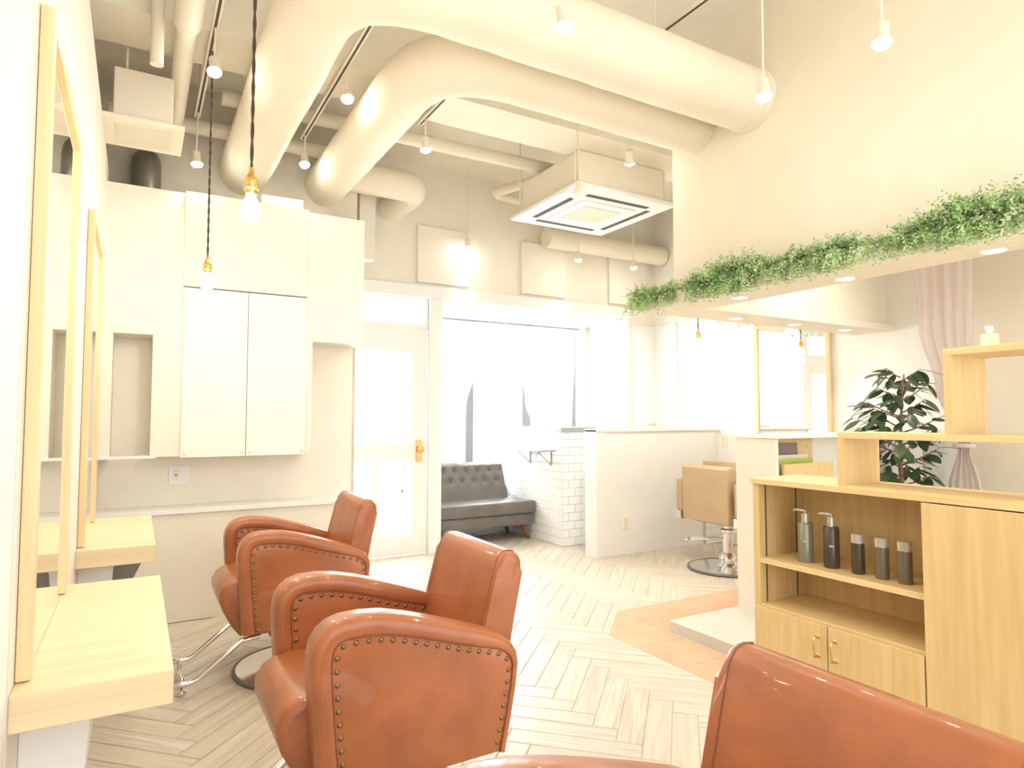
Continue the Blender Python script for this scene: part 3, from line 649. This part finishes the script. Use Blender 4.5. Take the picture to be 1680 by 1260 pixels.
# ---------------------------------------------------------------- magazine rack on partition
mr = thing('magazine_rack', 'cream and wood magazine rack fixed to the partition', 'rack', (3.35, 2.47, 0.7))
obj('side_panel', box(3.12, 3.145, 2.42, 2.56, 0.06, 1.078), 'wall', mr); obj('back_panel', box(3.145, 3.62, 2.54, 2.56, 0.70, 1.078), 'wood', mr)
obj('front_board', box(3.17, 3.62, 2.40, 2.42, 0.70, 0.935, bev=0.002), 'wood', mr); obj('bottom', box(3.145, 3.62, 2.42, 2.54, 0.70, 0.72), 'wood', mr)
def book(label, x0, x1, y, z0, z1, tilt, mat, th=0.012):
    t = thing('magazine', label, 'magazine', (0, 0, 0), 'magazines in the rack'); t.location = ((x0+x1)/2, y, z0)
    c = obj('cover', box(x0, x1, y-th/2, y+th/2, z0, z1, bev=0.001), mat, t); obj('pages', box(x0-0.002, x1-0.004, y-th/2+0.002, y+th/2-0.002, z0+0.003, z1+0.001), 'paper', t)
    t.rotation_euler = (R(tilt), 0, 0)
book('dark grey magazine standing tallest in the rack', 3.18, 3.46, 2.515, 0.73, 1.05, -4, 'bookgrey', 0.016)
book('beige magazine in the rack between grey and green ones', 3.20, 3.50, 2.475, 0.73, 0.98, -4, 'paper')
book('lime green magazine at the front of the rack', 3.20, 3.50, 2.445, 0.73, 0.960, -4, 'green')
# ---------------------------------------------------------------- mirror on side wall
sm = thing('side_mirror', 'wood framed mirror on the white side wall above the partition', 'mirror', (4.9, 3.62, 0.9))
for y0, y1 in ((3.25, 3.29), (3.96, 4.0)): obj('frame_side', box(4.885, 4.918, y0, y1, 0.75, 2.05, bev=0.003), 'woodF', sm)
obj('frame_top', box(4.885, 4.918, 3.29, 3.96, 2.01, 2.05), 'wood', sm); obj('frame_bottom', box(4.885, 4.918, 3.29, 3.96, 0.75, 0.79), 'wood', sm)
obj('mirror_glass', box(4.897, 4.918, 3.29, 3.96, 0.79, 2.01), 'mirror', sm)
# ---------------------------------------------------------------- pink drape and potted tree
pts = [(2.44, 2.44, 2.06), (1.8, 2.41, 2.08), (1.4, 2.32, 2.10), (1.05, 2.20, 2.11), (1.0, 2.195, 2.115), (0.75, 2.26, 2.06), (0.12, 2.34, 1.98)]
c, bm = drape('d', smoothprof(pts, 8), 5, 0.013, '', 'pink', xplane=4.62)
pc = thing('pink_drape', 'pale pink drape tied in the middle behind the potted tree', 'curtain', c); obj('fabric', bm, 'pink', pc, True)
obj('tieback', tube(bmesh.new(), [(4.62+0.055*math.cos(2*math.pi*k/20), 2.155+0.052*math.sin(2*math.pi*k/20), 1.02) for k in range(21)], 0.012, 8, False), 'pink', pc, True)
PT = Vector((4.28, 2.36, 0.06))
tr = thing('potted_tree', 'dark green broad-leaved potted tree behind the oak counter', 'plant', PT)
po = obj('pot', lathe(bmesh.new(), [(0, 0), (0.12, 0), (0.15, 0.26), (0.16, 0.28), (0.145, 0.28), (0.14, 0.25), (0, 0.25)], PT, 28), 'pot', tr, 'auto')
obj('soil', lathe(bmesh.new(), [(0, 0.252), (0.139, 0.252), (0, 0.256)], PT, 20), 'soil', po)
lm = bmesh.new(); prev = None
LN = 7
for i in range(LN+1):
    t = i/LN; wd = 0.30*math.sin(math.pi*min(1, t*0.98+0.02))**0.75*(1-0.25*t); z = -0.12*t*t
    cur = [lm.verts.new((t, -wd, z+0.05*wd)), lm.verts.new((t, 0, z-0.02)), lm.verts.new((t, wd, z+0.05*wd))]
    if prev:
        for a in (0, 1): lm.faces.new((prev[a], prev[a+1], cur[a+1], cur[a]))
    prev = cur
leafme = {}
for nm in ('leaf', 'leaf2'):
    me = bpy.data.meshes.new('leaf'); lm.to_mesh(me); me.materials.append(M[nm])
    for p in me.polygons: p.use_smooth = True
    leafme[nm] = me
lm.free()
bm = bmesh.new(); trunk = [PT+Vector((0, 0, 0.25)), PT+Vector((0.01, 0.0, 0.5)), PT+Vector((-0.01, 0.01, 0.85)), PT+Vector((0.0, 0.0, 1.15)), PT+Vector((0.01, -0.02, 1.42))]
tube(bm, trunk, [0.02, 0.017, 0.014, 0.009, 0.004], 8)
tips = []; rnd = random.Random(11)
lat = Vector((rt.x, rt.y, 0)); dpt = Vector((fw.x, fw.y, 0))
for k in range(38):
    h = 0.45+0.95*k/37; base = PT+Vector((0, 0, h)); an = k*2.4+0.5
    ln = (0.24-0.10*max(0, (h-1.0))/0.4)*rnd.uniform(0.75, 1.15)
    d = Vector((math.cos(an), math.sin(an), rnd.uniform(0.25, 0.6))).normalized()
    p1 = base+d*ln*0.5; p2 = base+d*ln+Vector((0, 0, 0.02)); tube(bm, [base, p1, p2], [0.006, 0.004, 0.002], 5); tips.append((base, p1, p2, d))
# the long side twig reaching left over the counter
for ln, zz in ((0.40, 0.90), (0.33, 1.02), (0.25, 1.13)):
    base = PT+Vector((0, 0, zz)); d = (-lat*0.95+Vector((0, 0, 0.36))).normalized(); p1 = base+d*ln*0.5; p2 = base+d*ln; tube(bm, [base, p1, p2], [0.006, 0.004, 0.002], 5); tips.append((base, p1, p2, d))
obj('branches', bm, 'bark', tr, True)
lc = 0
for base, p1, p2, d in tips:
    for q in range(6):
        t = 0.35+0.65*q/5; p = base+(p2-base)*t
        an = math.atan2(d.y, d.x)+rnd.uniform(-1.2, 1.2) if q < 5 else math.atan2(d.y, d.x)
        o = bpy.data.objects.new('leaf', leafme['leaf2' if (q == 5 and lc % 2 == 0) else 'leaf']); C.objects.link(o); o.parent = tr
        o.location = p-PT; s = rnd.uniform(0.085, 0.14); o.scale = (s, s, s); o.rotation_euler = (rnd.uniform(-0.5, 0.5), rnd.uniform(-0.2, 0.9), an); lc += 1
# ---------------------------------------------------------------- fern garlands on the canopy
def garland(name, label, path_fn, count, seed, up, hang, mat2=True):
    rn = random.Random(seed); bms = [bmesh.new(), bmesh.new()]
    for i in range(count):
        s = rn.random(); p, out, dens = path_fn(s, rn)
        if rn.random() > dens: continue
        hg = rn.random() < hang
        p = Vector(p); out = Vector(out); side = Vector((-out.y, out.x, 0))
        d = (out*rn.uniform(0.1, 0.9)+side*rn.uniform(-0.8, 0.8)+Vector((0, 0, rn.uniform(0.25, 1.1)))).normalized()
        L = rn.uniform(0.045, 0.11)*up*(0.4+0.8*dens)
        if hg: p = p+out*0.03; d = (out*0.5+side*rn.uniform(-.6, .6)+Vector((0, 0, 0.1))).normalized(); L = rn.uniform(0.06, 0.17)
        bm = bms[0] if rn.random() < 0.6 else bms[1]
        n = 9; pos = p.copy(); dd = d.copy()
        for k in range(n):
            pos = pos+dd*(L/n); dd = (dd+Vector((0, 0, -0.10 if not hg else -0.26))).normalized()
            sd = dd.cross(Vector((rn.uniform(-1, 1), rn.uniform(-1, 1), rn.uniform(-1, 1)))).normalized()
            for sg in (-1, 1):
                ll = rn.uniform(0.012, 0.023)*(1.15-0.5*k/n); ww = ll*0.32
                e = pos+(sd*sg+dd*0.6).normalized()*ll; m_ = (pos+e)/2; nn = (e-pos).cross(Vector((rn.uniform(-1, 1), rn.uniform(-1, 1), rn.uniform(-1, 1)))).normalized()*ww
                bm.faces.new([bm.verts.new(q) for q in (pos, m_+nn, e, m_-nn)])
    return bms
def pathA(s, rn):
    y = 0.75+2.32*s; b = 0.42+0.30*math.sin(y*11.0+0.6)+0.28*math.sin(y*5.3+2)+0.2*math.sin(y*23)
    return (2.69+rn.uniform(0, 0.10), y, 1.925), (-1, 0, 0), max(0.10, min(1, b+0.12))
def pathB(s, rn):
    x = 2.70+2.1*s; b = 0.5+0.5*math.sin(x*9)
    return (x, 3.03-rn.uniform(0, 0.08), 1.925), (0, 1, 0), max(0.0, b-0.2)
def mkgar(label, fn, n, seed, up, hang, loc):
    bms = garland('g', label, fn, n, seed, up, hang); t = thing('fern_garland', label, 'plant', loc)
    for b, m_ in zip(bms, ('fern1', 'fern2')):
        o = obj('fronds', b, m_, t); o['kind'] = 'stuff'
mkgar('feathery green fern garland along the front of the canopy ledge', pathA, 7000, 3, 1.25, 0.22, (2.72, 1.9, 1.93))
mkgar('sparse green sprigs hanging over the far edge of the canopy', pathB, 600, 5, 0.7, 0.45, (3.7, 3.0, 1.93))
# ---------------------------------------------------------------- ducts and pipes
def duct(name, label, pts, r, seg=28):
    bm = bmesh.new(); tube(bm, pts, r, seg); o = obj(name, bm, 'duct', None, 'auto', Vector(pts[0])); return tag(o, label, 'duct')
rnd = random.Random(4)
def wob(pts, base):
    out = []; rs = []
    for p, q in zip(pts, pts[1:]):
        p, q = Vector(p), Vector(q); n = max(1, int((q-p).length/0.12))
        for i in range(n): out.append(p+(q-p)*i/n); rs.append(base*(1+rnd.uniform(-0.015, 0.015)))
    out.append(Vector(pts[-1])); rs.append(base); return out, rs
def bentduct(name, label, x, y, z, r, xe, ye):
    pts = [(x, ye, z), (x, y+0.42, z)]+[tuple(p) for p in arc((x, y+0.42, z), (x, y, z), (x+0.42, y, z), 8)][1:]+[(xe, y, z)]
    P, rs = wob(pts, r); bm = bmesh.new(); tube(bm, P, rs, 30); t = thing(name, label, 'duct', P[0]); obj('wrapped_pipe', bm, 'duct', t, 'auto')
    return t
d1 = bentduct('ceiling_duct', 'large cream wrapped duct bending across the ceiling into the bulkhead', 0.606, 2.324, 2.92, 0.162, 2.86, 5.30)
d2 = bentduct('ceiling_duct', 'smaller cream wrapped duct nested inside the large duct bend', 1.169, 2.71, 2.92, 0.148, 2.86, 5.30)
obj('seam_collar', tube(bmesh.new(), [(2.80, 2.324, 2.92), (2.849, 2.324, 2.92)], 0.168, 30), 'duct', d1, 'auto')
def pipe(label, pts, r, mat='pipe', cat='pipe', name='ceiling_pipe'):
    bm = bmesh.new(); P = [Vector(p) for p in pts]; tube(bm, P, r, 16); return tag(obj(name, bm, mat, None, 'auto', P[0]), label, cat)
pipe('cream duct elbow turning into the upper wall above the door', [(1.2, 4.75, 3.02), (1.72, 4.75, 3.02)]+[tuple(p) for p in arc((1.72, 4.75, 3.02), (1.88, 4.75, 3.02), (1.88, 4.91, 3.02), 7)][1:]+[(1.88, 5.36, 3.02)], 0.115)
pipe('cream pipe running to the air conditioner behind the beam', [(0.4, 4.25, 3.17), (2.98, 4.25, 3.19)], 0.048)
pipe('thick cream pipe beside the left track light', [(0.155, 1.2, 3.02), (0.155, 3.25, 3.02)], 0.062)
pipe('thin cream pipe continuing behind the left track light', [(0.155, 3.22, 3.0), (0.155, 4.95, 3.0)], 0.045)
pipe('short cream drain pipe below the air conditioner pipes', [(3.0, 4.1, 3.20), (2.75, 4.85, 3.20), (2.72, 4.98, 3.21), (2.78, 5.06, 3.22), (3.05, 5.15, 3.24)], 0.04)
pipe('cream pipe crossing behind the far spot lights at left', [(-0.2, 4.66, 3.12), (1.42, 4.66, 3.12)], 0.05)
pipe('short cream stub pipe hanging at upper left', [(0.036, 3.3, CEIL), (0.036, 3.3, 2.81)], 0.028)
pipe('cream pipe at the right beyond the ceiling air conditioner', [(3.4, 5.2, 2.95), (4.9, 5.2, 2.95)], 0.10)
fo = thing('flue_pipe', 'dark grey metal flue elbow above the wall niche', 'pipe', (0.0, 4.75, 2.7))
obj('elbow', tube(bmesh.new(), [(0.01, 4.815, 2.86), (0.01, 4.80, 2.86)]+arc((0.01, 4.80, 2.86), (0.01, 4.68, 2.86), (0.01, 4.68, 2.72), 7)[1:]+[Vector((0.01, 4.68, 2.56))], 0.085, 20), 'metalgrey', fo, 'auto')
vb = thing('ceiling_diffuser', 'cream box air diffuser hanging at upper left by the wall', 'vent', (-0.01, 3.9, 2.7))
obj('box', box(-0.145, 0.125, 3.76, 4.05, 2.715, 2.98, bev=0.006), 'pipe', vb); obj('flange', box(-0.195, 0.178, 3.705, 4.09, 2.69, 2.715, bev=0.004), 'pipe', vb)
obj('grille', box(-0.135, 0.12, 3.765, 4.03, 2.684, 2.691), 'grille', vb)
obj('hanger', tube(bmesh.new(), [(-0.09, 3.8, 2.98), (-0.09, 3.8, CEIL)], 0.006, 6), 'pipe', vb)
# cassette air conditioner
ac = thing('air_conditioner', 'square ceiling cassette air conditioner in front of the upper wall', 'air conditioner', (3.05, 4.03, 2.8))
obj('housing', box(2.66, 3.46, 3.64, 4.44, 2.84, 3.10, bev=0.01), 'pipe', ac)
bm = bmesh.new(); prism(bm, [(2.59, 3.57), (3.51, 3.57), (3.51, 4.49), (2.59, 4.49)], 'Z', 2.80, 2.84, 0.012, 2); obj('panel', bm, 'white', ac, 'auto')
obj('intake_grille', box(2.80, 3.30, 3.78, 4.28, 2.790, 2.801, bev=0.006), 'white', ac); obj('filter', box(2.88, 3.22, 3.86, 4.20, 2.786, 2.791), 'grille', ac)
for a in ((2.76, 3.34, 3.665, 3.715), (2.76, 3.34, 4.345, 4.395), (2.685, 2.735, 3.74, 4.32), (3.365, 3.415, 3.74, 4.32)): obj('air_slot', box(a[0], a[1], a[2], a[3], 2.7985, 2.805, bev=0.003), 'slot', ac)
for x, y in ((2.64, 3.66), (3.48, 3.66), (2.64, 4.42)): obj('hanger_rod', tube(bmesh.new(), [(x, y, 2.86), (x, y, CEIL)], 0.006, 6), 'pipe', ac)
# ---------------------------------------------------------------- tracks, spots, downlights, pendants
def lamp_spot(name, loc, target, power, ang, col=(1.0, 0.94, 0.83), parent=None, r=0.03):
    l = bpy.data.lights.new(name, 'SPOT'); l.energy = power; l.spot_size = R(ang); l.spot_blend = 0.6; l.color = col; l.shadow_soft_size = r
    o = bpy.data.objects.new(name, l); C.objects.link(o); q = (Vector(target)-Vector(loc)).to_track_quat('-Z', 'Y')
    o.rotation_euler = q.to_euler()
    if parent: o.parent = parent; o.location = Vector(loc)-rootloc(parent)
    else: o.location = loc
def track(label, x, y0, y1, z):
    t = thing('light_track', label, 'track', (x, (y0+y1)/2, z)); obj('rail', box(x-0.017, x+0.017, y0, y1, z-0.018, z, bev=0.002), 'pipe', t); obj('groove', box(x-0.006, x+0.006, y0+0.01, y1-0.01, z-0.0195, z-0.0175), 'slot', t)
    for y in (y0+0.15, y1-0.15): obj('hanger', tube(bmesh.new(), [(x, y, z), (x, y, CEIL if not 3.41 < y < 3.77 else 3.10)], 0.005, 6), 'pipe', t)
track('cream lighting track at upper left beside the thick pipe', 0.277, 2.3, 4.4, 3.09)
track('cream lighting track between the two bent ducts', 0.918, 2.5, 4.4, 3.09)
track('short cream lighting track ending beyond the smaller duct', 1.52, 2.3, 3.80, 3.09)
track('cream lighting track above the bulkhead end of the large duct', 2.28, 1.0, 2.6, 3.19)
def spot(label, loc, top, target, power=17, ang=105):
    loc = Vector(loc); t = thing('spot_lamp', label, 'spotlight', loc, 'ceiling spotlights')
    d = (Vector(target)-loc).normalized()
    obj('rod', tube(bmesh.new(), [loc-d*0.07, (loc.x, loc.y, top)], 0.005, 6), 'pipe', t)
    h = obj('lamp_head', tube(bmesh.new(), [loc-d*0.085, loc-d*0.08, loc-d*0.02, loc-d*0.004], [0.018, 0.024, 0.024, 0.034], 16), 'pipe', t, 'auto')
    obj('bulb', tube(bmesh.new(), [loc-d*0.006, loc+d*0.006, loc+d*0.014], [0.031, 0.029, 0.014], 16), 'spotglow', h, True)
    lamp_spot('spot_light', loc+d*0.03, target, power, ang, parent=t)
spot('spotlight above the nearer hanging bulb at upper left', (0.278, 3.32, 2.85), 3.08, (0.3, 2.6, 0.7))
spot('spotlight nearest the cabinet wall on the left track', (0.277, 4.32, 2.745), 3.08, (0.4, 4.0, 0.6))
spot('spotlight between the two ducts nearer the bend', (0.93, 3.36, 2.90), 3.08, (0.9, 2.6, 0.5))
spot('spotlight between the two ducts near the cabinet wall', (0.918, 4.32, 2.87), 3.08, (0.9, 3.5, 0.5))
spot('spotlight hanging past the end of the short track', (1.52, 3.70, 2.87), 3.08, (1.6, 3.6, 0.0))
spot('spotlight in front of the large duct at top centre', (1.295, 1.853, 2.6), CEIL, (1.4, 1.4, 0.0))
spot('rod-hung spotlight at the bulkhead end of the large duct', (2.27, 1.78, 2.558), 3.17, (2.0, 1.5, 0.6), 15, 80)
spot('spotlight at upper right against the bulkhead', (2.27, 1.278, 2.534), 3.17, (1.9, 1.1, 0.6), 15, 80)
spot('spotlight right of the air conditioner near the bulkhead edge', (2.645, 3.084, 2.80), CEIL, (3.9, 4.47, 0.5), 95, 80)
spot('spotlight hanging in front of the air conditioner', (2.363, 3.284, 2.60), CEIL, (1.6, 4.6, 0.0), 15, 90)
spot('spotlight shining down over the panel above the door', (2.568, 5.24, 2.749), CEIL, (2.575, 5.33, 1.6), 30, 46)
spot('spotlight above the subway tile wall near the middle panel', (3.638, 5.0, 2.712), CEIL, (3.6, 4.8, 0.0))
spot('spotlight above the garland tip next to the right panel', (4.331, 5.0, 2.716), CEIL, (4.3, 4.6, 0.0))
def downlight(label, x, y, on=True):
    z = 1.852; t = thing('downlight', label, 'downlight', (x, y, z), 'canopy downlights')
    bm = bmesh.new(); tube(bm, [(x+0.042*math.cos(2*math.pi*k/24), y+0.042*math.sin(2*math.pi*k/24), z-0.001) for k in range(25)], 0.004, 6, False); obj('ring', bm, 'white', t, True)
    obj('lens', tube(bmesh.new(), [(x, y, z+0.004), (x, y, z-0.002)], 0.039, 24), 'downglow' if on else 'paper', t)
    if on: lamp_spot('down_light', (x, y, z-0.02), (x, y, 0), 7, 110, parent=t)
downlight('canopy downlight over the tall cabinet panel, nearest of the front row', 2.88, 1.217)
downlight('canopy downlight over the pump bottles in the front row', 2.86, 1.816)
downlight('canopy downlight above the cream partition end', 2.82, 2.392)
downlight('unlit downlight at the far outer corner of the canopy', 2.79, 2.929, False)
downlight('lit downlight of the far row nearest the canopy corner', 3.40, 2.92)
downlight('middle downlight of the far row in front of the side mirror', 3.97, 2.90)
downlight('downlight of the far row nearest the white side wall', 4.54, 2.89)
il = thing('recess_lamp', 'small lamp inside the raised recess of the canopy', 'lamp', (3.75, 2.3, 2.45))
obj('housing', tube(bmesh.new(), [(3.75, 2.3, 2.45), (3.75, 2.3, 2.40)], 0.045, 20), 'white', il, 'auto'); obj('lens', tube(bmesh.new(), [(3.75, 2.3, 2.402), (3.75, 2.3, 2.396)], 0.038, 20), 'downglow', il)
lamp_spot('recess_light', (3.75, 2.3, 2.385), (3.75, 2.72, 1.95), 26, 130, parent=il)
def pendant(label, x, y, z, top, power=4):
    t = thing('pendant_lamp', label, 'pendant lamp', (x, y, z), 'bare bulb pendants')
    bm = bmesh.new(); n = 60 if top-z > 0.6 else 20; H = top-(z+0.09)
    for ph in (0, math.pi): tube(bm, [(x+0.0028*math.cos(ph+i*1.15), y+0.0028*math.sin(ph+i*1.15), z+0.09+H*i/n/1.0) for i in range(n+1)], 0.0032, 6)
    obj('cord', bm, 'cord', t, True)
    s = obj('socket', lathe(bmesh.new(), [(0, 0.105), (0.006, 0.105), (0.009, 0.085), (0.013, 0.08), (0.019, 0.07), (0.021, 0.06), (0.021, 0.045), (0.023, 0.043), (0.023, 0.036), (0.019, 0.034), (0.017, 0.02), (0, 0.02)], (x, y, z), 20), 'brass', t, 'auto')
    obj('bulb', lathe(bmesh.new(), [(0, 0.022), (0.013, 0.02), (0.016, 0.008), (0.027, -0.014), (0.032, -0.034), (0.028, -0.052), (0.016, -0.063), (0, -0.066)], (x, y, z), 20), 'bulb', t, True)
    l = bpy.data.lights.new('bulb_light', 'POINT'); l.energy = power; l.color = (1.0, 0.86, 0.66); l.shadow_soft_size = 0.04
    o = bpy.data.objects.new('bulb_light', l); C.objects.link(o); o.parent = t; o.location = (0, 0, -0.12)
pendant('nearer bare bulb pendant with brass socket on a long twisted cord', 0.288, 2.11, 1.87, CEIL)
pendant('farther bare bulb pendant in front of the white wall cabinet', 0.287, 3.55, 1.905, 3.09)
pendant('bare bulb pendant hanging beyond the canopy near the half wall', 4.20, 4.02, 1.86, CEIL)
